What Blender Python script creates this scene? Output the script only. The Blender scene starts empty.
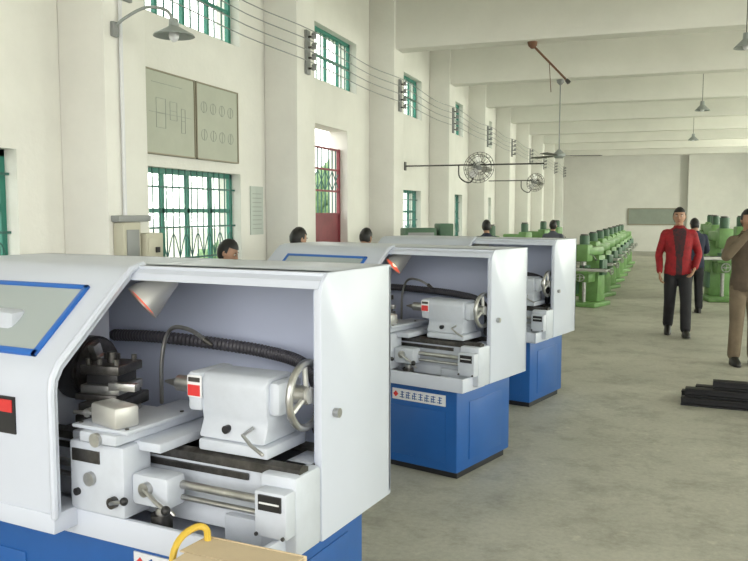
import bpy, bmesh, math, random
from mathutils import Vector, Matrix
from mathutils.bvhtree import BVHTree
random.seed(4)
scene = bpy.context.scene
scene.view_settings.view_transform = 'Standard'
scene.view_settings.exposure = 0.0

# ------------------------------------------------------------ materials
def mat(name, col, rough=0.5, metal=0.0, var=0.0, scale=6.0, bump=0.0, bscale=60.0, emit=None, es=0.0, col2=None, coords='Object'):
    m = bpy.data.materials.new(name); m.use_nodes = True
    nt = m.node_tree; b = nt.nodes['Principled BSDF']
    c = (col[0], col[1], col[2], 1)
    b.inputs['Base Color'].default_value = c
    b.inputs['Roughness'].default_value = rough
    b.inputs['Metallic'].default_value = metal
    tc = nt.nodes.new('ShaderNodeTexCoord')
    if var > 0 or col2:
        n = nt.nodes.new('ShaderNodeTexNoise'); n.inputs['Scale'].default_value = scale
        n.inputs['Detail'].default_value = 8; n.inputs['Roughness'].default_value = .65
        nt.links.new(tc.outputs[coords], n.inputs['Vector'])
        r = nt.nodes.new('ShaderNodeValToRGB')
        r.color_ramp.elements[0].position = .35; r.color_ramp.elements[1].position = .68
        d = col2 if col2 else tuple(v*(1-var) for v in col)
        r.color_ramp.elements[0].color = (d[0], d[1], d[2], 1)
        r.color_ramp.elements[1].color = c
        nt.links.new(n.outputs['Fac'], r.inputs['Fac'])
        nt.links.new(r.outputs['Color'], b.inputs['Base Color'])
    if bump > 0:
        n2 = nt.nodes.new('ShaderNodeTexNoise'); n2.inputs['Scale'].default_value = bscale
        n2.inputs['Detail'].default_value = 5
        nt.links.new(tc.outputs[coords], n2.inputs['Vector'])
        bp = nt.nodes.new('ShaderNodeBump'); bp.inputs['Strength'].default_value = bump
        bp.inputs['Distance'].default_value = .02
        nt.links.new(n2.outputs['Fac'], bp.inputs['Height'])
        nt.links.new(bp.outputs['Normal'], b.inputs['Normal'])
    if emit:
        b.inputs['Emission Color'].default_value = (emit[0], emit[1], emit[2], 1)
        b.inputs['Emission Strength'].default_value = es
    return m

M = {}
M['wall'] = mat('wall_plaster', (.82, .81, .765), .85, var=.08, scale=1.3, bump=.12, bscale=25)
M['ceil'] = mat('ceiling_plaster', (.85, .84, .79), .9, var=.08, scale=1.0, bump=.1, bscale=20)
M['white'] = mat('machine_white_paint', (.56, .60, .69), .32, var=.03, scale=3)
M['liner'] = mat('machine_liner_paint', (.56, .61, .76), .4)
M['cast'] = mat('casting_white_paint', (.54, .58, .65), .4, var=.10, scale=9)
M['blue'] = mat('machine_blue_paint', (.010, .095, .34), .38, var=.12, scale=4)
M['bluef'] = mat('window_frame_blue', (.02, .13, .48), .4)
M['vglass'] = mat('machine_viewing_pane', (.36, .41, .41), .25)
M['black'] = mat('black_steel', (.018, .018, .02), .4, .2)
M['rubber'] = mat('black_rubber', (.06, .058, .068), .5)
M['steel'] = mat('bare_steel', (.50, .50, .49), .28, .9, var=.3, scale=20)
M['dsteel'] = mat('dark_steel', (.12, .115, .11), .35, .8, var=.5, scale=25)
M['alu'] = mat('cast_aluminium', (.55, .55, .53), .4, .6)
M['red'] = mat('red_label', (.6, .03, .03), .4)
M['label'] = mat('white_label', (.72, .73, .75), .5)
M['teal'] = mat('window_green_paint', (.025, .20, .15), .45)
M['bars'] = mat('security_bar_paint', (.03, .12, .10), .5)
M['redgate'] = mat('red_gate_paint', (.24, .035, .05), .5, var=.3, scale=6)
M['board'] = mat('notice_board', (.47, .49, .41), .6, var=.10, scale=3)
M['chalk'] = mat('chalkboard_green', (.32, .36, .31), .6, var=.12, scale=3)
M['ink'] = mat('notice_ink', (.30, .33, .30), .7)
M['boardf'] = mat('notice_board_frame', (.30, .27, .2), .6)
M['paper'] = mat('paper', (.5, .55, .51), .7)
M['cream'] = mat('switch_box_cream', (.50, .48, .38), .5)
M['grey'] = mat('grey_plastic', (.26, .27, .27), .5)
M['green'] = mat('machine_green_paint', (.16, .32, .10), .45, var=.25, scale=5)
M['dgreen'] = mat('machine_dark_green_paint', (.06, .14, .08), .45, var=.2, scale=5)
M['rust'] = mat('rusty_rod', (.16, .075, .04), .7)
M['enamel'] = mat('lamp_enamel', (.30, .33, .32), .4)
M['card'] = mat('cardboard', (.62, .50, .33), .85, var=.10, scale=8)
M['yellow'] = mat('yellow_strap', (.62, .42, .05), .5)
M['darkbar'] = mat('black_iron', (.02, .02, .022), .6, .3, var=.3, scale=14)
M['skin'] = mat('skin', (.42, .24, .155), .55)
M['hair'] = mat('black_hair', (.010, .009, .009), .5)
M['eye'] = mat('eye_white', (.6, .6, .58), .3)
M['lip'] = mat('lips', (.34, .12, .10), .5)
M['redj'] = mat('red_jacket', (.38, .010, .018), .75, var=.5, scale=9, bump=.4, bscale=18)
M['shirt'] = mat('dark_red_shirt', (.09, .012, .016), .8, col2=(.015, .015, .02), scale=28)
M['trous'] = mat('black_trousers', (.012, .012, .016), .8, bump=.3, bscale=14)
M['shoe'] = mat('black_shoes', (.012, .011, .010), .4)
M['khaki'] = mat('khaki_cloth', (.19, .145, .095), .85, var=.25, scale=9, bump=.3, bscale=16)
M['brown'] = mat('brown_vest', (.11, .08, .055), .85, var=.3, scale=10)
M['navy'] = mat('navy_cloth', (.02, .026, .05), .85)
M['tee'] = mat('grey_cloth', (.10, .11, .14), .85)
M['leaf'] = mat('foliage', (.20, .32, .14), .8, col2=(.07, .14, .06), scale=14)
M['grass'] = mat('outdoor_ground', (.40, .40, .34), .95, var=.3, scale=2)
M['bulb'] = mat('lamp_bulb', (.9, .5, .4), .4, emit=(1, .55, .38), es=2.2)
M['tray'] = mat('lamp_inner', (.6, .2, .15), .35, emit=(1, .16, .08), es=.35)

g = bpy.data.materials.new('window_glass'); g.use_nodes = True
nt = g.node_tree; nt.nodes.clear()
o = nt.nodes.new('ShaderNodeOutputMaterial'); mx = nt.nodes.new('ShaderNodeMixShader'); mx.inputs[0].default_value = .08
t = nt.nodes.new('ShaderNodeBsdfTransparent'); gl = nt.nodes.new('ShaderNodeBsdfGlossy'); gl.inputs['Roughness'].default_value = .1
t.inputs['Color'].default_value = (.95, .98, .96, 1)
nt.links.new(t.outputs[0], mx.inputs[1]); nt.links.new(gl.outputs[0], mx.inputs[2]); nt.links.new(mx.outputs[0], o.inputs[0])
M['glass'] = g

def floor_mat():
    m = bpy.data.materials.new('concrete_floor'); m.use_nodes = True
    nt = m.node_tree; b = nt.nodes['Principled BSDF']; tc = nt.nodes.new('ShaderNodeTexCoord')
    def noise(sc, det=8, rough=.6):
        n = nt.nodes.new('ShaderNodeTexNoise'); n.inputs['Scale'].default_value = sc
        n.inputs['Detail'].default_value = det; n.inputs['Roughness'].default_value = rough
        nt.links.new(tc.outputs['Object'], n.inputs['Vector']); return n
    def ramp(src, p0, c0, p1, c1):
        r = nt.nodes.new('ShaderNodeValToRGB'); e = r.color_ramp.elements
        e[0].position = p0; e[0].color = (*c0, 1); e[1].position = p1; e[1].color = (*c1, 1)
        nt.links.new(src, r.inputs['Fac']); return r
    a = ramp(noise(.5).outputs['Fac'], .35, (.36, .355, .30), .68, (.50, .49, .42))
    s = ramp(noise(2.4, 10, .75).outputs['Fac'], .36, (.62, .61, .59), .52, (1, 1, 1))
    f = ramp(noise(30, 6, .75).outputs['Fac'], .3, (.76, .76, .75), .62, (1.02, 1.02, 1.0))
    p = ramp(noise(7.5, 3, .5).outputs['Fac'], .66, (1, 1, 1), .72, (1.18, 1.18, 1.16))
    src = a
    for k, (q, fac) in enumerate(((s, .75), (f, .8), (p, .8))):
        mm_ = nt.nodes.new('ShaderNodeMixRGB'); mm_.blend_type = 'MULTIPLY'; mm_.inputs[0].default_value = fac
        nt.links.new(src.outputs[0], mm_.inputs[1]); nt.links.new(q.outputs[0], mm_.inputs[2]); src = mm_
    nt.links.new(src.outputs[0], b.inputs['Base Color'])
    b.inputs['Roughness'].default_value = .5
    bp = nt.nodes.new('ShaderNodeBump'); bp.inputs['Strength'].default_value = .2; bp.inputs['Distance'].default_value = .01
    nt.links.new(noise(18).outputs['Fac'], bp.inputs['Height']); nt.links.new(bp.outputs[0], b.inputs['Normal'])
    return m
M['floor'] = floor_mat()

# ------------------------------------------------------------ builder
def catmull(pts, n):
    pts = [Vector(p) for p in pts]
    if len(pts) < 3 or n < 2: return pts
    out = []
    P = [2*pts[0]-pts[1]] + pts + [2*pts[-1]-pts[-2]]
    for i in range(1, len(P)-2):
        a, b, c, d = P[i-1], P[i], P[i+1], P[i+2]
        for k in range(n):
            t = k/n
            out.append(.5*((2*b)+(c-a)*t+(2*a-5*b+4*c-d)*t*t+(3*b-a-3*c+d)*t**3))
    out.append(pts[-1]); return out

class B:
    def __init__(s): s.bm = bmesh.new(); s.mats = []
    def mi(s, m):
        m = M[m] if isinstance(m, str) else m
        if m not in s.mats: s.mats.append(m)
        return s.mats.index(m)
    def merge(s, t, m, X=None):
        if X is not None: bmesh.ops.transform(t, matrix=X, verts=t.verts)
        i = s.mi(m)
        for f in t.faces: f.material_index = i
        me = bpy.data.meshes.new('t'); t.to_mesh(me); t.free()
        s.bm.from_mesh(me); bpy.data.meshes.remove(me)
    def box(s, lo, hi, m, bev=0, X=None, seg=2):
        t = bmesh.new(); bmesh.ops.create_cube(t, size=1)
        for v in t.verts:
            v.co = Vector([lo[i]+(v.co[i]+.5)*(hi[i]-lo[i]) for i in range(3)])
        if bev > 0: bmesh.ops.bevel(t, geom=t.edges[:], offset=bev, segments=seg, affect='EDGES', profile=.5)
        s.merge(t, m, X)
    def cyl(s, p0, p1, r0, m, r1=None, seg=20, bev=0):
        r1 = r0 if r1 is None else r1
        p0, p1 = Vector(p0), Vector(p1); d = p1-p0
        t = bmesh.new()
        bmesh.ops.create_cone(t, cap_ends=True, segments=seg, radius1=r0, radius2=r1, depth=d.length)
        s.merge(t, m, Matrix.Translation((p0+p1)/2) @ d.to_track_quat('Z', 'Y').to_matrix().to_4x4())
    def tube(s, pts, rad, m, seg=10, n=1, cap=True):
        k = len(pts)
        rad = rad if isinstance(rad, (list, tuple)) else [rad]*k
        q = catmull(pts, n) if n > 1 else [Vector(p) for p in pts]
        R = []
        for i in range(len(q)):
            u = i/(n if len(q) > k else 1); a = min(int(u), k-1); b = min(a+1, k-1); f = u-a
            R.append(rad[a]*(1-f)+rad[b]*f)
        if cap:
            d0 = (q[0]-q[1]).normalized(); d1 = (q[-1]-q[-2]).normalized()
            pre = [(q[0]+d0*R[0]*x, R[0]*y) for x, y in ((1, .05), (.85, .5), (.5, .85))]
            post = [(q[-1]+d1*R[-1]*x, R[-1]*y) for x, y in ((.5, .85), (.85, .5), (1, .05))]
            q = [p for p, _ in pre]+q+[p for p, _ in post]; R = [r for _, r in pre]+R+[r for _, r in post]
        t = bmesh.new(); rings = []; up = None
        for i, p in enumerate(q):
            d = (q[min(i+1, len(q)-1)]-q[max(i-1, 0)]).normalized()
            if up is None: up = d.orthogonal().normalized()
            up = (up-d*up.dot(d)).normalized(); sd = d.cross(up)
            rings.append([t.verts.new(p+(up*math.cos(2*math.pi*j/seg)+sd*math.sin(2*math.pi*j/seg))*R[i]) for j in range(seg)])
        for a, b in zip(rings, rings[1:]):
            for j in range(seg): t.faces.new((a[j], a[(j+1) % seg], b[(j+1) % seg], b[j]))
        t.faces.new(rings[0][::-1]); t.faces.new(rings[-1])
        bmesh.ops.recalc_face_normals(t, faces=t.faces[:])
        s.merge(t, m)
    def loft(s, rings, m, seg=20, X=None, sq=2.0):
        t = bmesh.new(); R = []
        for (cx, cy, cz, rx, ry) in rings:
            L = []
            for j in range(seg):
                a = 2*math.pi*j/seg; c, d = math.cos(a), math.sin(a)
                L.append(t.verts.new((cx+rx*math.copysign(abs(c)**(2/sq), c), cy+ry*math.copysign(abs(d)**(2/sq), d), cz)))
            R.append(L)
        for a, b in zip(R, R[1:]):
            for j in range(seg): t.faces.new((a[j], a[(j+1) % seg], b[(j+1) % seg], b[j]))
        t.faces.new(R[0][::-1]); t.faces.new(R[-1])
        bmesh.ops.recalc_face_normals(t, faces=t.faces[:])
        s.merge(t, m, X)
    def prism(s, pts, a, b, m, axis='x', bev=0):
        t = bmesh.new()
        def P(u, v, w): return {'x': (w, u, v), 'y': (u, w, v), 'z': (u, v, w)}[axis]
        A = [t.verts.new(P(u, v, a)) for u, v in pts]; C = [t.verts.new(P(u, v, b)) for u, v in pts]
        n = len(pts)
        t.faces.new(A); t.faces.new(C[::-1])
        for i in range(n): t.faces.new((A[i], C[i], C[(i+1) % n], A[(i+1) % n]))
        bmesh.ops.recalc_face_normals(t, faces=t.faces[:])
        if bev: bmesh.ops.bevel(t, geom=t.edges[:], offset=bev, segments=2, affect='EDGES', profile=.5)
        s.merge(t, m)
    def sph(s, c, r, m, X=None, seg=16):
        t = bmesh.new(); bmesh.ops.create_uvsphere(t, u_segments=seg, v_segments=max(8, seg*2//3), radius=1)
        r = (r, r, r) if not isinstance(r, (list, tuple)) else r
        Y = Matrix.Translation(c) @ Matrix.Diagonal((*r, 1))
        s.merge(t, m, (X @ Y) if X is not None else Y)
    def torus(s, c, ax, R, r, m, seg=32, k=8):
        c = Vector(c); ax = Vector(ax).normalized(); u = ax.orthogonal().normalized(); v = ax.cross(u)
        t = bmesh.new(); rings = []
        for i in range(seg):
            a = 2*math.pi*i/seg; d = u*math.cos(a)+v*math.sin(a)
            rings.append([t.verts.new(c+d*(R+r*math.cos(2*math.pi*j/k))+ax*r*math.sin(2*math.pi*j/k)) for j in range(k)])
        for i in range(seg):
            a, b = rings[i], rings[(i+1) % seg]
            for j in range(k): t.faces.new((a[j], a[(j+1) % k], b[(j+1) % k], b[j]))
        bmesh.ops.recalc_face_normals(t, faces=t.faces[:])
        s.merge(t, m)
    def revolve(s, c, ax, prof, m, seg=24):
        c = Vector(c); ax = Vector(ax).normalized(); u = ax.orthogonal().normalized(); v = ax.cross(u)
        t = bmesh.new(); rings = []
        for r, h in prof:
            r = max(r, .0005)
            rings.append([t.verts.new(c+ax*h+(u*math.cos(2*math.pi*j/seg)+v*math.sin(2*math.pi*j/seg))*r) for j in range(seg)])
        for a, b in zip(rings, rings[1:]):
            for j in range(seg): t.faces.new((a[j], a[(j+1) % seg], b[(j+1) % seg], b[j]))
        bmesh.ops.recalc_face_normals(t, faces=t.faces[:])
        s.merge(t, m)
    def mesh(s, name, ang=35):
        me = bpy.data.meshes.new(name); s.bm.to_mesh(me); s.bm.free()
        for m in s.mats: me.materials.append(m)
        for p in me.polygons: p.use_smooth = True
        me.set_sharp_from_angle(angle=math.radians(ang))
        return me
    def obj(s, name, loc=(0, 0, 0), rz=0, sc=1, ang=35):
        return inst(name, s.mesh(name, ang), loc, rz, sc)

def inst(name, me, loc, rz=0, sc=1):
    o = bpy.data.objects.new(name, me); scene.collection.objects.link(o)
    o.location = loc; o.rotation_euler = (0, 0, math.radians(rz))
    o.scale = (sc, sc, sc) if not isinstance(sc, tuple) else sc
    return o

# ------------------------------------------------------------ room shell
XL, XR, Y0, Y1, ZC, ZB = -3.9, 7.5, -3.0, 36.0, 4.75, 3.99
BAY = 3.35; PIL = [4.65+BAY*k for k in range(-2, 10)]
PIL[2] = 4.86
def wall_holes(b, fixed0, fixed1, u0, u1, z0, z1, holes, m, axis='x'):
    us = sorted({u0, u1, *[h[0] for h in holes], *[h[1] for h in holes]})
    for a, c in zip(us, us[1:]):
        hs = sorted([(h[2], h[3]) for h in holes if h[0] <= a+1e-6 and h[1] >= c-1e-6])
        z = z0
        for p, q in hs+[(z1, z1)]:
            if p-z > 1e-4:
                b.box((fixed0, a, z), (fixed1, c, p), m)
            z = max(z, q)
holesL = []; winL = []
for k in range(-1, 9):
    c = 6.38+BAY*k
    up = (c-.85, c+.85, 3.28, 3.96); holesL.append(up); winL.append((up, 'u'))
    if k == 1: continue
    lo = (c-.78, c+.83, 1.12, 2.03)
    if k == -1: lo = (2.55, 4.20, 1.12, 2.06)
    holesL.append(lo); winL.append((lo, 'l'))
DOOR = (8.72, 10.22, 0, 2.74); holesL.append(DOOR)
b = B(); wall_holes(b, XL-.26, XL, Y0, Y1, 0, ZC, holesL, 'wall'); b.obj('wall_left')
b = B()
holesR = [(6.38+BAY*k-1.15, 6.38+BAY*k+1.15, .9, 3.9) for k in range(-2, 9)]
wall_holes(b, XR, XR+.25, Y0, Y1, 0, ZC, holesR, 'wall'); b.obj('wall_right')
b = B(); b.box((XL-.26, Y1, 0), (XR+.25, Y1+.25, ZC), 'wall')
for x in (-.1, 3.0, 5.6):
    b.box((x+1.55, Y1-.3, 0), (x+1.95, Y1, ZC-.02), 'wall')
b.obj('wall_back')
b = B(); b.box((XL-.26, Y0, -.1), (XR+.25, Y1+.25, 0), 'floor'); b.obj('floor')
b = B(); b.box((XL-.26, Y0, ZC), (XR+.25, Y1+.25, ZC+.15), 'ceil'); b.obj('ceiling')
b = B()
for y in PIL:
    b.box((XL, y-.16, ZB), (XR, y+.16, ZC), 'ceil', .01)
b.obj('trim_ceiling_beams')
b = B()
for y in PIL:
    b.box((XL, y-.24, 0), (XL+.38, y+.24, ZC), 'wall', .012)
    b.box((XR-.3, y-.24, 0), (XR, y+.24, ZC), 'wall', .012)
b.obj('trim_pilasters')
b = B(); b.box((-60, -30, -.3), (60, 80, -.12), 'grass'); b.obj('ground')

def window(name, hole, kind, x, side=1):
    y0, y1, z0, z1 = hole; b = B(); w = .045
    def bar(a, c, z, zz, t=.02, m='teal', xo=0): b.box((x-t+xo, a, z), (x+t+xo, c, zz), m)
    bar(y0, y1, z0, z0+w); bar(y0, y1, z1-w, z1); bar(y0, y0+w, z0, z1); bar(y1-w, y1, z0, z1)
    n = 4
    for i in range(1, n):
        y = y0+(y1-y0)*i/n; bar(y-.02, y+.02, z0, z1, .018)
    if kind == 'l':
        zt = z0+(z1-z0)*.6; bar(y0, y1, zt-.02, zt+.02, .018)
        for i in range(1, 16):
            y = y0+(y1-y0)*i/16; b.cyl((x+.05, y, z0), (x+.05, y, z1), .006, 'bars', seg=6)
        for z in (z0+.12, z0+.4, z1-.16):
            b.box((x+.045, y0, z-.008), (x+.055, y1, z+.008), 'bars')
        for i in range(8):
            ya = y0+(y1-y0)*i/8; yb = y0+(y1-y0)*(i+1)/8
            b.tube([(x+.05, ya, z0+.13), (x+.05, (ya+yb)/2, z0+.34), (x+.05, yb, z0+.13)], .005, 'bars', seg=5, n=4, cap=False)
    else:
        zt = (z0+z1)/2
        if kind == 'r':
            for q in (1, 3):
                z = z0+(z1-z0)*q/4; bar(y0, y1, z-.012, z+.012, .014)
        bar(y0, y1, zt-.014, zt+.014, .016)
        for i in range(1, 12):
            y = y0+(y1-y0)*i/12; b.box((x-.006, y-.006, z0), (x+.006, y+.006, z1), 'bars')
    b.box((x-.004, y0+.02, z0+.02), (x+.004, y1-.02, z1-.02), 'glass')
    return b.obj(name)
i = 1
for h, k in winL:
    window('window_%d' % i, h, k, XL-.12); i += 1
for h in holesR:
    window('window_%d' % i, h, 'r', XR+.12); i += 1
# door: thin grille leaf with solid lower panel, open above
b = B(); y0, y1, z0, z1 = DOOR; x = XL-.12; y0 += .01; y1 -= .01
for a, c in ((y0, y0+.03), (y1-.04, y1)): b.box((x-.02, a, .01), (x+.02, c, 2.5), 'redgate')
b.box((x-.012, y0+.03, .02), (x+.012, y1-.04, 1.62), 'redgate', .004)
for z in (.6, 1.15): b.box((x-.02, y0+.03, z), (x+.02, y1-.04, z+.04), 'redgate')
for z in (1.62, 1.92, 2.2, 2.47): b.box((x-.015, y0, z), (x+.015, y1, z+.025), 'redgate')
for j in range(1, 12):
    y = y0+(y1-y0)*j/12; b.cyl((x, y, 1.63), (x, y, 2.48), .009, 'bars', seg=6)
for j in range(6):
    ya = y0+(y1-y0)*j/6; yb = y0+(y1-y0)*(j+1)/6
    b.cyl((x, ya, 1.94), (x, yb, 2.2), .006, 'bars', seg=6); b.cyl((x, yb, 1.94), (x, ya, 2.2), .006, 'bars', seg=6)
b.obj('door_1')
# foliage outside
b = B()
for j in range(46):
    yy = random.uniform(1, 34); zz = random.uniform(0.1, .9); xx = -7.2+random.uniform(-.6, .6)
    if j < 14: yy = random.uniform(15.3, 19.5); zz = random.uniform(1.0, 2.6)
    t = bmesh.new(); bmesh.ops.create_icosphere(t, subdivisions=3, radius=random.uniform(.3, .65))
    for v in t.verts: v.co *= random.uniform(.7, 1.25)
    b.merge(t, 'leaf', Matrix.Translation((xx, yy, zz)))
b.obj('hedge', ang=180)

# ------------------------------------------------------------ lathe
def make_lathe():
    b = B()
    # cabinet
    b.box((-1.66, -.66, 0), (-.14, -.04, .05), 'black')
    b.box((-1.70, -.70, .045), (-.12, .0, .57), 'blue', .008)
    for a, c in ((-1.6, -1.12), (-.62, -.2)):
        b.box((a, -.704, .10), (c, -.70, .42), 'blue', .002)
    b.box((-.121, -.55, .1), (-.115, -.12, .47), 'blue', .002)
    # maker's plate
    b.box((-.60, -.705, .455), (-.20, -.699, .525), 'label', .001)
    t = bmesh.new(); bmesh.ops.create_cube(t, size=.028)
    b.merge(t, 'red', Matrix.Translation((-.572, -.705, .49)) @ Matrix.Rotation(math.radians(45), 4, 'Y') @ Matrix.Diagonal((1, .15, 1, 1)))
    for i in range(7):
        x = -.54+i*.047; z = .468; yy0, yy1 = -.708, -.704
        b.box((x, yy0, z+.004), (x+.034, yy1, z+.008), 'blue'); b.box((x+.004, yy0, z+.020), (x+.030, yy1, z+.024), 'blue')
        b.box((x+.015, yy0, z), (x+.020, yy1, z+.044), 'blue'); b.box((x+(.0 if i % 2 else .008), yy0, z+.036), (x+.034, yy1, z+.040), 'blue')
        if i % 3: b.box((x+.001, yy0, z), (x+.005, yy1, z+.03), 'blue')
    # chip tray
    b.box((-1.74, -.76, .57), (-.05, -.01, .588), 'white')
    b.box((-1.74, -.77, .57), (-.05, -.75, .655), 'white', .004)
    b.box((-.06, -.77, .57), (-.04, -.5, .655), 'white', .004)
    # guard
    b.box((-1.75, -.025, .60), (0, 0, 1.42), 'white', .006)
    b.box((-1.74, -.032, .60), (-.03, -.026, 1.40), 'liner')
    b.box((-.78, -.47, 1.398), (-.01, -.005, 1.42), 'white', .006)
    b.prism([(0, .59), (-.50, .59), (-.50, 1.35), (-.49, 1.39), (-.455, 1.42), (0, 1.42)], -.028, 0, 'white', 'x', .005)
    b.box((-.034, -.49, .60), (-.029, -.03, 1.39), 'liner')
    b.prism([(-.50, 1.372), (-.49, 1.395), (-.455, 1.42), (-.40, 1.42), (-.44, 1.40), (-.47, 1.385), (-.482, 1.372)], -.79, -.01, 'white', 'x')
    # hood with slanted front
    out = [(0, 1.42), (-.44, 1.42), (-.50, 1.405), (-.55, 1.365), (-.83, 1.13), (-.855, 1.09), (-.86, 1.05), (-.86, .66)]
    inn = [(-.835, .66), (-.835, 1.045), (-.83, 1.08), (-.808, 1.115), (-.535, 1.345), (-.49, 1.38), (-.44, 1.395), (0, 1.395)]
    b.prism(out+inn, -1.75, -.78, 'white', 'x')
    b.prism([(p[0], p[1]) for p in out]+[(0, .66)], -1.775, -1.745, 'white', 'x')
    b.tube([(-.78, p[0], p[1]) for p in out[1:]], .013, 'white', seg=8)
    b.box((-1.76, -.865, .60), (-.78, -.72, .665), 'white', .006)
    p0 = Vector((0, -.57, 1.348)); p1 = Vector((0, -.812, 1.145)); d = (p1-p0); L = d.length; d.normalize()
    nrm = Vector((0, -d.z, d.y)); nrm = nrm if nrm.z > 0 else -nrm
    X = Matrix((( 1, 0, 0, 0), (0, d.y, nrm.y, p0.y), (0, d.z, nrm.z, p0.z), (0, 0, 0, 1)))
    def sb(x0, x1, s0, s1, h, m, bev=.003): b.box((x0, s0, -.004), (x1, s1, h), m, bev, X)
    sb(-1.62, -.90, 0, .018, .012, 'bluef'); sb(-1.62, -.90, L-.022, L, .012, 'bluef')
    sb(-1.62, -1.60, 0, L, .012, 'bluef'); sb(-.92, -.90, 0, L, .012, 'bluef')
    sb(-1.60, -.91, .015, L-.02, .006, 'vglass', 0)
    b.box((-1.04, -.866, .90), (-.945, -.858, 1.02), 'black'); b.box((-1.03, -.869, .97), (-.955, -.864, 1.01), 'red')
    for x in (-1.2, -1.32, -1.44): b.cyl((x, -.858, .96), (x, -.885, .96), .018, 'red' if x < -1.4 else 'dsteel')
    # headstock + chuck
    b.box((-1.72, -.74, .70), (-1.10, -.28, 1.27), 'cast', .02)
    b.cyl((-1.10, -.50, 1.05), (-1.05, -.50, 1.05), .075, 'steel', seg=28)
    b.cyl((-1.05, -.50, 1.05), (-.96, -.50, 1.05), .115, 'black', seg=36); b.cyl((-.96, -.50, 1.05), (-.945, -.50, 1.05), .105, 'dsteel', seg=36)
    b.cyl((-.95, -.50, 1.05), (-.94, -.50, 1.05), .03, 'black', seg=16)
    for a in range(3):
        X2 = Matrix.Translation((-.93, -.50, 1.05)) @ Matrix.Rotation(math.radians(120*a+20), 4, 'X')
        b.box((-.03, -.018, .03), (.015, .018, .10), 'steel', .004, X2); b.box((.0, -.018, .03), (.035, .018, .06), 'steel', .004, X2)
    # bed
    prof = [(-.63, .63), (-.61, .68), (-.605, .825), (-.35, .825), (-.345, .68), (-.33, .63)]
    b.prism(prof, -1.14, -.08, 'cast', 'x', .004)
    for y in (-.615, -.395):
        b.prism([(y, .82), (y, .847), (y+.02, .859), (y+.04, .847), (y+.05, .847), (y+.05, .82)], -1.12, -.01, 'dsteel', 'x')
    b.box((-1.1, -.56, .826), (-.03, -.40, .832), 'black')
    for x in (-.95, -.28):
        b.box((x, -.64, .585), (x+.2, -.33, .68), 'cast', .01)
    b.box((-.135, -.65, .59), (.0, -.50, .835), 'cast', .015)
    b.box((-.135, -.56, .59), (-.03, -.34, .835), 'cast', .015)
    b.box((-.12, -.70, .66), (-.005, -.64, .80), 'cast', .01)
    b.box((-.10, -.706, .745), (-.02, -.699, .79), 'black')
    b.box((-.095, -.709, .765), (-.025, -.705, .77), 'label')
    for (sx, sz) in ((-.11, .67), (-.015, .67)): b.cyl((sx, -.70, sz), (sx, -.706, sz), .006, 'dsteel', seg=8)
    b.cyl((-1.1, -.68, .765), (-.12, -.68, .765), .013, 'steel', seg=14)
    b.cyl((-1.1, -.68, .725), (-.12, -.68, .725), .009, 'steel', seg=12)
    b.box((-1.1, -.618, .79), (-.2, -.61, .81), 'dsteel')
    # saddle / apron
    b.box((-.86, -.71, .858), (-.47, -.33, .89), 'cast', .008)
    b.box((-.80, -.78, .655), (-.56, -.65, .885), 'cast', .014)
    b.box((-.73, -.80, .89), (-.57, -.31, .925), 'cast', .008)
    b.box((-.78, -.78, .925), (-.54, -.48, .937), 'cast', .003)
    for (sx, sy) in ((-.76, -.76), (-.56, -.76), (-.56, -.5)): b.cyl((sx, sy, .937), (sx, sy, .941), .007, 'dsteel', seg=8)
    b.cyl((-.65, -.80, .905), (-.65, -.812, .905), .022, 'steel')
    b.box((-.78, -.785, .82), (-.66, -.78, .86), 'dsteel', .001); b.cyl((-.70, -.78, .77), (-.70, -.795, .77), .022, 'steel'); b.cyl((-.76, -.78, .72), (-.76, -.792, .72), .012, 'black', seg=12)
    # levers
    b.box((-.56, -.75, .70), (-.41, -.66, .80), 'cast', .014)
    b.cyl((-.49, -.75, .76), (-.49, -.77, .76), .022, 'steel')
    b.tube([(-.49, -.765, .76), (-.43, -.78, .735), (-.39, -.79, .725)], .007, 'steel', seg=8); b.sph((-.38, -.792, .722), .015, 'black')
    b.cyl((-.60, -.78, .71), (-.60, -.80, .71), .018, 'dsteel')
    b.tube([(-.60, -.80, .71), (-.56, -.815, .725), (-.525, -.82, .735)], .006, 'steel', seg=8); b.sph((-.52, -.822, .737), .013, 'black')
    # compound + tool post stack
    b.box((-.90, -.66, .89), (-.70, -.44, .925), 'dsteel', .006)
    b.cyl((-.79, -.56, .92), (-.79, -.56, .95), .075, 'steel', seg=28)
    X3 = Matrix.Translation((-.785, -.58, -.03)) @ Matrix.Rotation(math.radians(12), 4, 'Z')
    b.box((-.06, -.13, .975), (.06, .12, 1.015), 'dsteel', .005, X3)
    b.box((-.10, -.09, 1.015), (.06, .07, 1.035), 'dsteel', .003, X3)
    b.box((-.085, -.08, 1.035), (.065, .07, 1.065), 'steel', .004, X3)
    b.box((-.07, -.065, 1.065), (.05, .055, 1.10), 'black', .003, X3)
    b.box((-.085, -.08, 1.10), (.065, .07, 1.13), 'dsteel', .004, X3)
    for xx in (-.065, -.02, .045):
        for yy in (-.06, .05):
            b.cyl(X3 @ Vector((xx, yy, 1.13)), X3 @ Vector((xx, yy, 1.15)), .009, 'dsteel', seg=8)
    b.cyl(X3 @ Vector((-.01, 0, 1.13)), X3 @ Vector((-.01, 0, 1.165)), .018, 'dsteel')
    b.box((.05, -.12, 1.06), (.15, -.09, 1.085), 'steel', .002, X3)
    b.cyl(X3 @ Vector((0, -.13, .995)), X3 @ Vector((0, -.17, .995)), .014, 'steel', seg=12); b.cyl(X3 @ Vector((-.05, -.165, .995)), X3 @ Vector((.05, -.165, .995)), .007, 'steel', seg=8); b.sph(X3 @ Vector((.055, -.165, .995)), .012, 'black')
    X4 = Matrix.Translation((-.64, -.73, .937)) @ Matrix.Rotation(math.radians(-14), 4, 'Z')
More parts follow.
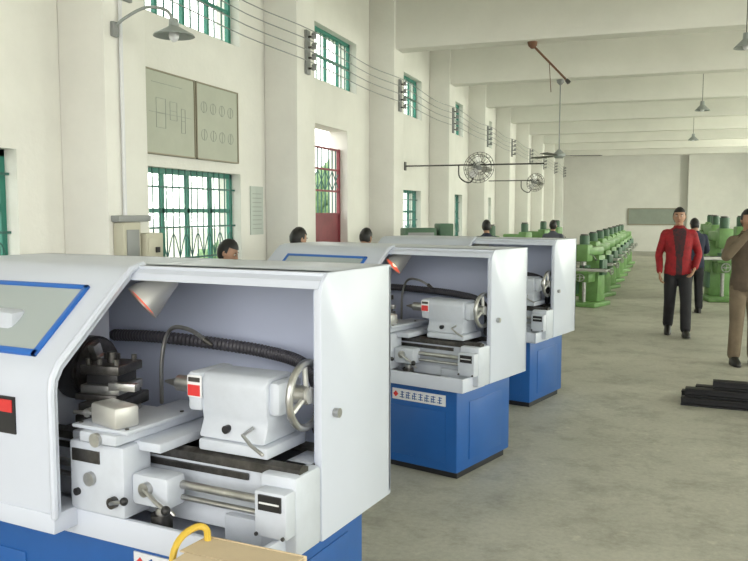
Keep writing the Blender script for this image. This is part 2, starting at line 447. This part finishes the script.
    b.box((-.075, -.045, 0), (.075, .045, .07), 'alu', .012, X4)
    # tailstock
    b.box((-.40, -.61, .858), (-.13, -.38, .895), 'cast', .008)
    b.prism([(-.60, .895), (-.575, .95), (-.58, .98), (-.59, 1.075), (-.565, 1.10), (-.435, 1.10), (-.41, 1.075), (-.42, .98), (-.425, .95), (-.40, .895)], -.41, -.15, 'cast', 'x', .012)
    b.box((-.455, -.592, .975), (-.40, -.41, 1.10), 'cast', .012)
    b.box((-.16, -.57, .98), (-.11, -.43, 1.09), 'cast', .02)
    b.cyl((-.57, -.50, 1.035), (-.45, -.50, 1.035), .027, 'steel', seg=20); b.cyl((-.63, -.50, 1.035), (-.57, -.50, 1.035), .004, 'steel', r1=.018)
    b.box((-.452, -.597, 1.02), (-.395, -.591, 1.09), 'label', .001); b.box((-.448, -.600, 1.025), (-.40, -.596, 1.06), 'red'); b.box((-.445, -.600, 1.07), (-.40, -.596, 1.084), 'dsteel')
    b.cyl((-.11, -.50, 1.045), (-.05, -.50, 1.045), .03, 'steel'); b.cyl((-.085, -.50, 1.045), (-.04, -.50, 1.045), .026, 'alu')
    b.torus((-.055, -.50, 1.045), (1, 0, 0), .10, .012, 'steel', 40, 10)
    for a in range(3):
        an = math.radians(90+120*a); b.tube([(-.055, -.50, 1.045), (-.062, -.50+.10*math.cos(an), 1.045+.10*math.sin(an))], .009, 'alu', seg=8)
    b.cyl((-.05, -.50+.08, .98), (.02, -.50+.08, .98), .011, 'steel', r1=.015)
    b.tube([(-.2, -.59, .945), (-.2, -.64, .935), (-.15, -.665, .915), (-.10, -.68, .90)], .006, 'steel', seg=8)
    b.cyl((-.30, -.58, .93), (-.30, -.60, .93), .013, 'black', seg=12)
    # work lamp
    b.tube([(-.90, -.06, 1.37), (-.87, -.2, 1.385), (-.80, -.33, 1.38), (-.745, -.38, 1.355)], .011, 'black', seg=8, n=4)
    ax = Vector((-.42, -.62, -.62)).normalized(); lc = Vector((-.745, -.39, 1.34))
    b.revolve(lc, ax, [(.0, -.055), (.038, -.055), (.048, -.01), (.056, .02), (.068, .06), (.071, .085), (.065, .082), (.053, .05), (.04, .02), (0, .015)], 'alu')
    b.sph(lc+ax*.05, .028, 'bulb')
    b.revolve(lc, ax, [(.035, .028), (.051, .052), (.062, .078)], 'tray')
    # coolant gooseneck and ribbed hose
    b.tube([(-.74, -.40, .93), (-.735, -.40, 1.08), (-.71, -.40, 1.17), (-.66, -.41, 1.205), (-.58, -.42, 1.20), (-.50, -.44, 1.175)], .0075, 'steel', seg=8, n=6)
    b.cyl((-.50, -.44, 1.175), (-.465, -.445, 1.16), .012, 'dsteel', r1=.006)
    pth = catmull([(-1.25, -.12, 1.10), (-1.0, -.13, 1.11), (-.7, -.13, 1.105), (-.45, -.13, 1.09), (-.28, -.15, 1.06), (-.19, -.2, .98), (-.17, -.24, .86)], 30)
    b.tube(pth, [.0245 if i % 2 else .021 for i in range(len(pth))], 'rubber', seg=12)
    # coolant cup in tray
    b.cyl((-.475, -.705, .588), (-.475, -.705, .67), .034, 'dsteel'); b.cyl((-.475, -.705, .67), (-.475, -.705, .69), .02, 'steel')
    b.tube([(-.475, -.705, .685), (-.44, -.72, .70), (-.41, -.72, .68)], .006, 'steel', seg=8)
    return b.mesh('lathe', 30)
lm = make_lathe()
inst('lathe', lm, (-.885, 2.765, 0), -8, (1, 1, 1.03))
inst('lathe', lm, (-.76, 5.34, 0), -17.5)
inst('lathe', lm, (-.614, 7.35, 0), -16)

# carton in front of first lathe
b = B()
b.box((-.16, -.12, 0), (.16, .12, .725), 'card', .004)
b.box((-.165, .121, .52), (.165, .126, .735), 'card', .001)
b.prism([(-.165, .728), (.0, .734), (.0, .738), (-.165, .732)], -.14, .14, 'card', 'x')
b.prism([(.004, .734), (.13, .728), (.13, .732), (.004, .738)], -.162, .158, 'card', 'x')
b.tube([(-.14, .10, .73), (-.16, .12, .755), (-.18, .10, .765), (-.19, .04, .75), (-.185, .0, .70), (-.175, .0, .6)], .010, 'yellow', seg=8, n=4)
b.obj('cardboard_box', (-1.02, 1.79, 0), -6)

# ------------------------------------------------------------ milling machine
def make_mill():
    b = B()
    b.box((-.30, -.42, 0), (.30, .32, .10), 'green', .02)
    b.prism([(-.05, .10), (.30, .10), (.27, 1.15), (-.0, 1.15)], -.19, .19, 'green', 'x', .02)
    b.box((-.13, -.32, .55), (.13, .0, .74), 'green', .02)
    b.cyl((0, -.22, .10), (0, -.22, .56), .035, 'steel')
    b.box((-.15, -.38, .74), (.15, -.02, .80), 'green', .01)
    b.box((-.46, -.33, .80), (.46, -.09, .86), 'alu', .006)
    for y in (-.28, -.21, -.14): b.box((-.46, y-.008, .858), (.46, y+.008, .864), 'dsteel')
    for s in (-1, 1):
        b.cyl((s*.46, -.21, .82), (s*.52, -.21, .82), .02, 'steel'); b.torus((s*.52, -.21, .82), (1, 0, 0), .07, .011, 'steel', 24, 6)
        for a in range(3):
            an = a*2.094; b.cyl((s*.52, -.21, .82), (s*.52, -.21+.07*math.cos(an), .82+.07*math.sin(an)), .006, 'steel', seg=6)
    b.cyl((0, -.32, .66), (0, -.42, .66), .02, 'steel'); b.torus((0, -.42, .66), (0, 1, 0), .08, .011, 'steel', 24, 6)
    b.cyl((-.08, -.42, .66), (.08, -.42, .66), .007, 'steel', seg=6); b.cyl((0, -.42, .58), (0, -.42, .74), .007, 'steel', seg=6)
    b.box((-.14, -.28, 1.15), (.14, .34, 1.34), 'green', .03)
    b.box((-.13, -.38, 1.02), (.13, -.14, 1.40), 'green', .03)
    b.cyl((0, -.26, .93), (0, -.26, 1.02), .05, 'steel'); b.cyl((0, -.26, .87), (0, -.26, .93), .02, 'dsteel')
    b.cyl((0, -.24, 1.40), (0, -.24, 1.60), .09, 'dgreen', seg=24); b.cyl((0, -.24, 1.60), (0, -.24, 1.63), .075, 'dsteel')
    b.tube([(.13, -.26, 1.18), (.22, -.32, 1.15), (.28, -.36, 1.08)], .009, 'steel', seg=8); b.sph((.285, -.365, 1.07), .02, 'black')
    b.box((.19, .0, .7), (.26, .22, 1.05), 'dgreen', .01)
    b.box((-.08, -.27, .864), (.08, -.13, .93), 'dgreen', .008)
    b.box((-.25, -.1, .25), (-.19, .2, .55), 'dgreen', .01)
    return b.mesh('milling_machine', 30)
mm = make_mill()
for k in range(8):
    inst('milling_machine', mm, (-1.0+.03*k, 14.7+1.75*k, 0), -20, (.95, .95, .78))
for (x, y, s) in ((1.25, 16.3, .97), (1.75, 18.6, .97), (1.45, 21.2, .97), (2.6, 17.2, 1), (1.6, 24, .97), (2.9, 20.5, 1), (1.7, 27, .97), (2.4, 14.6, .95), (3.0, 24.5, 1)):
    inst('milling_machine', mm, (x, y, 0), 12, s)
for (x, y) in ((-2.9, 14.5), (-2.75, 17.6), (-2.7, 20.4), (-2.7, 23.5)):
    inst('milling_machine', mm, (x, y, 0), 60, .88)
b = B()
b.box((-.36, -.2, .0), (.36, .2, .9), 'dgreen', .01); b.box((-.38, -.22, .9), (.38, .22, .96), 'grey', .01)
b.box((-.34, -.16, .96), (.10, .16, 1.44), 'dgreen', .02); b.box((-.30, -.168, 1.08), (.06, -.158, 1.38), 'grey', .004)
b.cyl((.24, 0, .96), (.24, 0, 1.36), .035, 'steel'); b.box((.14, -.16, 1.30), (.34, .14, 1.50), 'dgreen', .02); b.cyl((.24, -.1, 1.18), (.24, -.1, 1.32), .02, 'dsteel')
b.obj('bench_drill_cabinet', (-2.9, 10.65, 0), 30)

# ------------------------------------------------------------ black iron bars on floor
b = B()
for i, (y, z, x0, x1, a) in enumerate([(0, 0, 0, 1.9, 0), (.13, 0, .05, 2.0, 1), (.27, 0, -.02, 1.9, -1), (.05, .07, .03, 1.9, 1), (.2, .07, .1, 1.95, -1), (.1, .14, .25, 1.7, 2)]):
    X = Matrix.Rotation(math.radians(a), 4, 'Z')
    b.box((x0, y, z), (x1, y+.10, z+.015), 'darkbar', .003, X); b.box((x0, y, z+.055), (x1, y+.10, z+.07), 'darkbar', .003, X)
    b.box((x0, y+.04, z+.015), (x1, y+.06, z+.055), 'darkbar', 0, X)
b.obj('iron_beam_stack', (.29, 7.25, 0), -6)

# ------------------------------------------------------------ wall items
def boardf(name, y0, y1, z0, z1, kind):
    b = B(); x = XL+.006
    b.box((x, y0, z0), (x+.02, y1, z1), 'board')
    for (a, c, d, e) in ((y0, y1, z0, z0+.012), (y0, y1, z1-.012, z1), (y0, y0+.012, z0, z1), (y1-.012, y1, z0, z1)):
        b.box((x, a, d), (x+.03, c, e), 'boardf')
    xx = x+.021
    def ln(p, q): b.tube([(xx, *p), (xx, *q)], .0022, 'ink', seg=4, cap=False)
    W, H = y1-y0, z1-z0
    if kind == 0:
        for (cx, cz, w, h) in ((.3, .5, .18, .35), (.55, .55, .14, .22), (.75, .45, .08, .3)):
            a0, a1 = y0+W*(cx-w/2), y0+W*(cx+w/2); c0, c1 = z0+H*(cz-h/2), z0+H*(cz+h/2)
            ln((a0, c0), (a1, c0)); ln((a1, c0), (a1, c1)); ln((a1, c1), (a0, c1)); ln((a0, c1), (a0, c0)); ln((a0, (c0+c1)/2), (a1, (c0+c1)/2))
        ln((y0+.06, z0+H*.5), (y1-.06, z0+H*.5)); ln((y0+.1, z1-.1), (y1-.2, z1-.1))
    else:
        for i in range(4):
            for j in range(2):
                b.torus((xx, y0+W*(.18+.21*i), z0+H*(.33+.36*j)), (1, 0, 0), .05, .002, 'ink', 20, 4)
                ln((y0+W*(.18+.21*i), z0+H*(.26+.36*j)), (y0+W*(.18+.21*i), z0+H*(.40+.36*j)))
    b.obj(name)
boardf('notice_board', 5.58, 6.33, 2.13, 2.82, 0)
boardf('notice_board', 6.35, 7.12, 2.13, 2.82, 1)
b = B(); b.box((XL+.002, 7.40, 1.42), (XL+.012, 7.68, 1.92), 'paper')
for j in range(9): b.box((XL+.012, 7.44, 1.48+j*.045), (XL+.014, 7.64, 1.486+j*.045), 'ink')
b.obj('wall_notice')
b = B(); b.box((-.9, Y1-.05, 1.15), (1.05, Y1-.01, 1.80), 'chalk')
for (a, c, d, e) in ((-.92, 1.07, 1.12, 1.16), (-.92, 1.07, 1.79, 1.83), (-.92, -.88, 1.12, 1.83), (1.03, 1.07, 1.12, 1.83)): b.box((a, Y1-.06, d), (c, Y1-.01, e), 'boardf')
b.obj('chalkboard')
px = XL+.38; b = B(); dy = .22
b.box((px+.002, 4.44+dy, 1.28), (px+.09, 4.64+dy, 1.58), 'cream', .008); b.box((px+.09, 4.47+dy, 1.33), (px+.1, 4.61+dy, 1.53), 'grey', .004)
b.box((px+.002, 4.66+dy, 1.25), (px+.12, 4.87+dy, 1.50), 'cream', .008); b.box((px+.12, 4.68+dy, 1.28), (px+.126, 4.85+dy, 1.47), 'cream', .003); b.box((px+.126, 4.76+dy, 1.36), (px+.14, 4.80+dy, 1.40), 'black')
b.box((px+.002, 4.42+dy, 1.585), (px+.07, 4.80+dy, 1.63), 'grey', .006)
b.cyl((px+.02, 4.56+dy, 1.6), (px+.02, 4.56+dy, ZB), .014, 'label', seg=10)
b.obj('switch_box')
b = B(); ly = 4.72
b.box((px+.002, ly-.03, 2.85), (px+.03, ly+.03, 2.95), 'grey', .004)
b.tube([(px+.02, ly, 2.92), (px+.10, ly+.02, 2.98), (px+.24, ly+.05, 3.04), (px+.37, ly+.09, 3.02), (px+.42, ly+.10, 2.94)], .011, 'enamel', seg=8, n=5)
b.revolve((px+.42, ly+.10, 2.94), (0, 0, -1), [(0, -.02), (.03, -.02), (.035, .03), (.07, .05), (.135, .085), (.14, .095), (.13, .09), (.06, .06), (0, .055)], 'enamel', 32)
b.sph((px+.42, ly+.10, 2.85), (.035, .035, .045), 'label')
b.obj('wall_lamp')
b = B()
for y in PIL[1:]:
    b.box((px+.002, y-.05, 3.12), (px+.03, y+.05, 3.58), 'grey', .003)
    for j in range(4):
        z = 3.18+.11*j; b.box((px+.02, y-.012, z-.01), (px+.09, y+.012, z+.01), 'dsteel')
        b.revolve((px+.09, y, z-.02), (0, 0, 1), [(0, 0), (.028, 0), (.03, .02), (.018, .03), (.028, .045), (.02, .06), (0, .065)], 'grey', 12)
for j in range(4):
    z = 3.22+.11*j; pts = []
    for y, y2 in zip(PIL, PIL[1:]):
        pts += [(px+.115, y, z), (px+.115, (y+y2)/2, z-.03-.01*j)]
    pts.append((px+.115, PIL[-1], z))
    b.tube(pts, .005, 'grey', seg=5, n=4, cap=False)
b.obj('overhead_wiring')
def wall_fan(y, L, R0):
    b = B(); z = 2.42
    b.cyl((XL+.005, y, z), (XL+L, y, z), .012, 'dsteel', seg=8)
    b.box((XL+.002, y-.04, z-.07), (XL+.02, y+.04, z+.07), 'dsteel')
    c = Vector((XL+1.22, y, z-.02)); ax = Vector((.45, -.85, -.25)).normalized()
    b.tube([c+Vector((-.3, 0, .02)), c+Vector((-.28, 0, -.18)), c+Vector((-.1, 0, -.26)), c], .012, 'dsteel', seg=8, n=4)
    b.cyl(c+Vector((0, 0, .02)), c, .02, 'dsteel'); b.cyl(c-ax*.06, c+ax*.09, .055, 'grey', r1=.045)
    f = c+ax*.13; k = R0/.24
    for q, R in ((-.04, .20), (0, .24), (.05, .19), (.065, .10), (-.05, .10)): b.torus(f+ax*q, ax, R*k, .0045, 'dsteel', 32, 5)
    u = ax.orthogonal().normalized(); v = ax.cross(u)
    for i in range(20):
        a = i*math.pi/10; d = (u*math.cos(a)+v*math.sin(a))*k
        b.tube([f+ax*.065+d*.05, f+ax*.05+d*.19, f+d*.24, f-ax*.04+d*.2, f-ax*.05+d*.08], .003, 'dsteel', seg=4, cap=False)
    b.revolve(f, ax, [(0, .03), (.04, .02), (.045, -.02), (0, -.03)], 'grey', 16)
    for i in range(3):
        a = i*2.094; d = u*math.cos(a)+v*math.sin(a); e = ax.cross(d)
        X = Matrix((( d.x, e.x, ax.x, f.x), (d.y, e.y, ax.y, f.y), (d.z, e.z, ax.z, f.z), (0, 0, 0, 1))) @ Matrix.Rotation(.4, 4, 'X')
        t = bmesh.new(); bmesh.ops.create_uvsphere(t, u_segments=14, v_segments=8, radius=1)
        b.merge(t, 'alu', X @ Matrix.Translation((.12, 0, 0)) @ Matrix.Diagonal((.09, .06, .003, 1)))
    b.obj('wall_fan')
wall_fan(12.9, 2.3, .25); wall_fan(19.6, 1.35, .22)
def ceiling_fan(x, y, z, rot):
    b = B()
    b.revolve((x, y, ZB), (0, 0, -1), [(0, 0), (.07, 0), (.06, .05), (.02, .09), (0, .09)], 'grey')
    b.cyl((x, y, ZB-.02), (x, y, z+.08), .011, 'grey', seg=10)
    b.revolve((x, y, z), (0, 0, 1), [(0, -.05), (.07, -.045), (.11, -.01), (.11, .03), (.06, .07), (.025, .11), (0, .11)], 'enamel')
    for i in range(3):
        X = Matrix.Translation((x, y, z)) @ Matrix.Rotation(math.radians(rot+120*i), 4, 'Z') @ Matrix.Rotation(.14, 4, 'X')
        b.box((.09, -.02, -.006), (.22, .02, .002), 'dsteel', 0, X)
        t = bmesh.new(); pts = [(.2, -.05), (.72, -.07), (.76, 0), (.72, .07), (.2, .05)]
        A = [t.verts.new((p[0], p[1], -.004)) for p in pts]; C = [t.verts.new((p[0], p[1], .004)) for p in pts]
        t.faces.new(A[::-1]); t.faces.new(C)
        for k in range(5): t.faces.new((A[k], A[(k+1) % 5], C[(k+1) % 5], C[k]))
        b.merge(t, 'dsteel', X)
    b.obj('ceiling_fan')
ceiling_fan(-1.57, 14.7, 2.66, 15)
b = B()
b.revolve((-1.6, 11.35, ZB), (0, 0, -1), [(0, 0), (.07, 0), (.06, .05), (.02, .09), (0, .09)], 'rust')
b.cyl((-1.6, 11.35, ZB-.04), (-1.12, 11.40, 3.44), .015, 'rust', seg=10)
b.cyl((-1.37, 11.37, 3.70), (-1.34, 11.37, 3.3), .005, 'rust', seg=8)
b.revolve((-1.12, 11.40, 3.44), (.6, 0, -.7), [(0, -.03), (.025, -.03), (.03, .03), (0, .04)], 'dsteel')
b.obj('ceiling_fan_rod')
for (x, y) in ((.98, 10.2), (.85, 16.1), (1.0, 22.6)):
    b = B(); z = 3.55
    b.cyl((0, 0, z+.1), (0, 0, ZC-.002), .005, 'dsteel', seg=8)
    b.revolve((0, 0, z+.12), (0, 0, -1), [(0, -.02), (.035, -.02), (.04, .05), (.07, .08), (.13, .14), (.135, .15), (.12, .145), (.06, .09), (0, .085)], 'enamel', 28)
    b.sph((0, 0, z), (.04, .04, .055), 'label')
    b.obj('pendant_lamp', (x, y, 0))

# ------------------------------------------------------------ people
def head(b, X, hairlong=False):
    t = bmesh.new(); bmesh.ops.create_uvsphere(t, u_segments=28, v_segments=20, radius=1)
    def shape(v, k=1.0):
        x, y, z = v
        w = 1.0
        if z < 0: w = 1-.30*(-z)**1.6
        fx = .074*w; fy = .094 if y > 0 else .088*(1-.05*max(0, -z))
        if z < -.3 and y > 0: fy *= 1-.35*(-z-.3)
        return Vector((x*fx*k, y*fy*k-.004*(z < 0), z*.116*k))
    for v in t.verts: v.co = shape(v.co)
    b.merge(t, 'skin', X)
    b.loft([(0, -.088, -.032, .016, .016), (0, -.094, -.022, .016, .020), (0, -.088, .0, .010, .014), (0, -.080, .022, .007, .008)], 'skin', 10, X)
    for s in (-1, 1):
        b.sph((s*.030, -.076, .012), (.014, .010, .008), 'eye', X, 12); b.sph((s*.030, -.084, .012), (.006, .004, .006), 'hair', X, 8)
        b.sph((s*.031, -.080, .032), (.019, .007, .004), 'hair', X, 10)
        b.sph((s*.074, .006, -.002), (.010, .018, .030), 'skin', X, 10)
    b.sph((0, -.080, -.056), (.023, .009, .006), 'lip', X, 12); b.sph((0, -.074, -.092), (.024, .014, .016), 'skin', X, 12)
    t = bmesh.new(); bmesh.ops.create_uvsphere(t, u_segments=28, v_segments=20, radius=1)
    kill = []
    for f in t.faces:
        c = f.calc_center_median()
        lim = .42 if c.y < -.25 else (.05 if c.y < .1 else (-.55 if not hairlong else -.9))
        if c.z < lim: kill.append(f)
    bmesh.ops.delete(t, geom=kill, context='FACES')
    for v in t.verts:
        k = 1.10+.03*math.sin(v.co.x*17)*math.cos(v.co.y*13)
        v.co = shape(v.co, k)+Vector((0, .002, .004))
    b.merge(t, 'hair', X)

def hand(b, w, d, n, side, curl=.5, sc=1.0):
    w, d, n = Vector(w), Vector(d).normalized(), Vector(n); n = (n-d*n.dot(d)).normalized(); s = d.cross(n)*side
    X = Matrix(((s.x, d.x, n.x, w.x), (s.y, d.y, n.y, w.y), (s.z, d.z, n.z, w.z), (0, 0, 0, 1))) @ Matrix.Scale(sc, 4)
    b.box((-.038, -.01, -.013), (.038, .085, .013), 'skin', .011, X)
    for i, L in enumerate((.070, .080, .074, .058)):
        x = .030-.020*i; p = [Vector((x, .08, 0))]; a = .15+curl*.3
        for q in (.45, .32, .25):
            p.append(p[-1]+Vector((0, math.cos(a), math.sin(a)))*L*q); a += curl
        b.tube([X @ v for v in p], [.0092, .0088, .008, .007], 'skin', seg=8)
    b.tube([X @ Vector(v) for v in ((.03, .02, .004), (.052, .045, .012), (.055, .072, .022), (.048, .092, .03))], [.013, .011, .010, .008], 'skin', seg=8)

def human(name, loc, rz, H, top, bottom, arms, legs, headrot=(0, 0, 0), lean=0, front=None, sleeve=None, curl=.5, prop=None):
    parts = []
    def part(fn, m):
        q = B(); fn(q); me = bpy.data.meshes.new('p')
        bmesh.ops.triangulate(q.bm, faces=q.bm.faces[:]); bv = BVHTree.FromBMesh(q.bm)
        q.bm.to_mesh(me); q.bm.free(); parts.append((me, bv, m))
    sh = Matrix.Identity(4)
    if lean: sh = Matrix.Translation((0, 0, .9)) @ Matrix.Rotation(math.radians(lean), 4, 'X') @ Matrix.Translation((0, 0, -.9))
    T = lambda p: sh @ Vector(p)
    part(lambda q: q.loft([(0, .0, .80, .150, .10), (0, .0, .84, .175, .125), (0, 0, .92, .172, .128), (0, -.005, 1.02, .158, .120), (0, -.005, 1.14, .163, .122),
                           (0, -.003, 1.25, .175, .125), (0, 0, 1.33, .182, .115), (0, .003, 1.375, .172, .095), (0, .008, 1.415, .12, .075), (0, .008, 1.45, .07, .060), (0, .01, 1.465, .055, .052)], 'skin', 24, sh, 2.3), top)
    part(lambda q: q.loft([(0, 0, .76, .10, .08), (0, 0, .80, .155, .108), (0, 0, .90, .160, .115), (0, 0, .96, .145, .105)], 'skin', 24, None, 2.2), bottom)
    hr = Matrix.Rotation(math.radians(headrot[2]), 4, 'Z') @ Matrix.Rotation(math.radians(headrot[0]), 4, 'X')
    neck0 = T((0, .01, 1.42)); hp = T((0, .012, 1.485))
    hc = hp+hr.to_3x3() @ Vector((0, -.012, .098))
    part(lambda q: q.tube([neck0, hp, hc], [.055, .050, .045], 'skin', seg=14), 'skin')
    for s, (el, wr, fd, nm) in zip((1, -1), arms):
        S = T((s*.165, .0, 1.36)); el = T(el); wr = T(wr)
        S2 = S.lerp(el, .3)
        mdl = el.lerp(wr, .35)
        part(lambda q: q.tube([T((s*.10, 0, 1.36)), S, S2, el, mdl, wr], [.055, .062, .060, .050, .050, .040], 'skin', seg=14, n=3), sleeve or top)
    for s, (kn, an, td) in zip((1, -1), legs):
        hpj = Vector((s*.085, 0, .86)); kn = Vector(kn); an = Vector(an)
        part(lambda q: q.tube([hpj, hpj.lerp(kn, .5), kn, kn.lerp(an, .35), an+Vector((0, 0, .02))], [.092, .086, .074, .072, .068], 'skin', seg=16, n=3), bottom)
    q = bmesh.new()
    for me, _, _ in parts: q.from_mesh(me)
    um = bpy.data.meshes.new('u'); q.to_mesh(um); q.free()
    to = bpy.data.objects.new('tmp_body', um); scene.collection.objects.link(to)
    r = to.modifiers.new('r', 'REMESH'); r.mode = 'VOXEL'; r.voxel_size = .011
    s_ = to.modifiers.new('s', 'SMOOTH'); s_.factor = .5; s_.iterations = 4
    dg = bpy.context.evaluated_depsgraph_get(); dg.update()
    me = bpy.data.meshes.new_from_object(to.evaluated_get(dg))
    bpy.data.objects.remove(to)
    b = B(); names = sorted({p[2] for p in parts}); idx = {n: b.mi(n) for n in names}
    if front: idx[front] = b.mi(front)
    si = sh.inverted()
    for p in me.polygons:
        c = p.center; best = None
        for (_, bv, m) in parts:
            h = bv.find_nearest(c)
            if h[0] is None: continue
            dd = h[3]
            if m == top and c.z > .83 and not sleeve: dd -= .004
            if best is None or dd < best[0]: best = (dd, m)
        m = best[1]; l = si @ c
        if m == top and front and l.y < -.05 and abs(l.x) < .035+.05*max(0, (l.z-1.0))/.4 and l.z < 1.47: m = front
        p.material_index = idx[m]
    b.bm.from_mesh(me); bpy.data.meshes.remove(me)
    head(b, Matrix.Translation(hc) @ hr)
    b.torus(T((0, .008, 1.45)), sh.to_3x3() @ Vector((0, -.25, 1)), .060, .014, sleeve or top, 24, 8)
    for s, (el, wr, fd, nm) in zip((1, -1), arms):
        wr = T(wr); b.tube([wr-Vector(fd).normalized()*.03, wr+Vector(fd).normalized()*.02], .027, 'skin', seg=10)
        hand(b, wr+Vector(fd).normalized()*.02, fd, nm, s, curl)
    for s, (kn, an, td) in zip((1, -1), legs):
        an = Vector(an); X = Matrix.Translation((an.x, an.y, an.z-.09)) @ Matrix.Rotation(math.radians(td[0]), 4, 'Z') @ Matrix.Rotation(math.radians(td[1]), 4, 'X')
        b.loft([(0, -.06, .0, .046, .13), (0, -.06, .02, .050, .135), (0, -.055, .045, .046, .125), (0, -.02, .075, .042, .08), (0, .01, .11, .04, .05)], 'shoe', 18, X, 2.4)
    if prop: prop(b, T)
    return b.obj(name, loc, rz, H/1.7, 50)

stand = [((.10, -.02, .48), (.11, .0, .09), (8, 0)), ((-.10, -.02, .48), (-.11, .0, .09), (-8, 0))]
walk = [((.095, -.13, .50), (.095, -.20, .095), (5, -4)), ((-.095, -.03, .48), (-.095, .14, .12), (-5, 12))]
hang = [((.255, .04, 1.10), (.25, -.07, .87), (-.05, -.15, -1), (-1, 0, 0)), ((-.255, .04, 1.10), (-.25, -.07, .87), (.05, -.15, -1), (1, 0, 0))]
work = [((.26, -.08, 1.12), (.16, -.30, 1.06), (-.3, -1, -.1), (0, 0, -1)), ((-.26, -.08, 1.12), (-.16, -.30, 1.06), (.3, -1, -.1), (0, 0, -1))]
pocket = [((.255, .05, 1.10), (.205, -.09, .92), (-.35, -.35, -.8), (-1, 0, 0)), ((-.24, .04, 1.09), (-.235, -.06, .86), (.05, -.15, -1), (1, 0, 0))]
photo = [((.27, -.14, 1.20), (.10, -.25, 1.47), (-.35, -.1, 1), (-.6, .5, 0)), ((-.29, -.12, 1.19), (-.10, -.25, 1.47), (.35, -.1, 1), (.6, .5, 0))]
human('man_in_red_jacket', (.37, 11.45, 0), 4, 1.71, 'redj', 'trous', pocket, walk, (0, 0, -8), 0, 'shirt')
def cam(b, T):
    b.box((-.06, -.30, 1.53), (.06, -.22, 1.60), 'black', .008); b.cyl((0, -.30, 1.565), (0, -.35, 1.565), .026, 'black')
human('man_with_camera', (1.0, 9.45, 0), 20, 1.68, 'brown', 'khaki', photo, stand, (0, 0, 0), 0, None, 'khaki', .9, cam)
human('standing_worker', (.70, 14.1, 0), -160, 1.56, 'navy', 'trous', work, stand, (18, 0, 0))
human('student', (-3.1, 5.45, 0), 100, 1.45, 'navy', 'trous', work, stand, (22, 0, 0))
human('student', (-3.13, 6.86, 0), 150, 1.51, 'navy', 'trous', work, stand, (15, 0, 0))
human('student', (-3.02, 8.45, 0), 170, 1.48, 'tee', 'navy', work, stand, (20, 0, 0))
human('student', (-2.45, 12.6, 0), 200, 1.53, 'navy', 'trous', hang, stand, (10, 0, 0))
human('student', (-1.75, 15.6, 0), 170, 1.5, 'tee', 'trous', hang, stand, (0, 0, 0))

# ------------------------------------------------------------ light + camera
w = bpy.data.worlds.new('sky'); scene.world = w; w.use_nodes = True
bg = w.node_tree.nodes['Background']; bg.inputs[0].default_value = (1.0, .985, .94, 1); bg.inputs[1].default_value = 4.3
for k in range(0, 10):
    if k % 2: continue
    l = bpy.data.lights.new('daylight', 'AREA'); l.shape = 'RECTANGLE'; l.size = 2.2; l.size_y = 2.9; l.energy = 330+55*k; l.color = (1, .95, .84)
    o = bpy.data.objects.new('daylight', l); scene.collection.objects.link(o)
    o.location = (XR+.5, 6.38+BAY*(k-1), 2.4); o.rotation_euler = (0, math.radians(90), 0)

cd = bpy.data.cameras.new('camera'); cd.lens = 38.5; cd.sensor_width = 36; cd.clip_end = 300
c = bpy.data.objects.new('camera', cd); scene.collection.objects.link(c)
c.location = (0, 0, 1.65); c.rotation_euler = (math.radians(90-4.86), 0, math.radians(19))
scene.camera = c
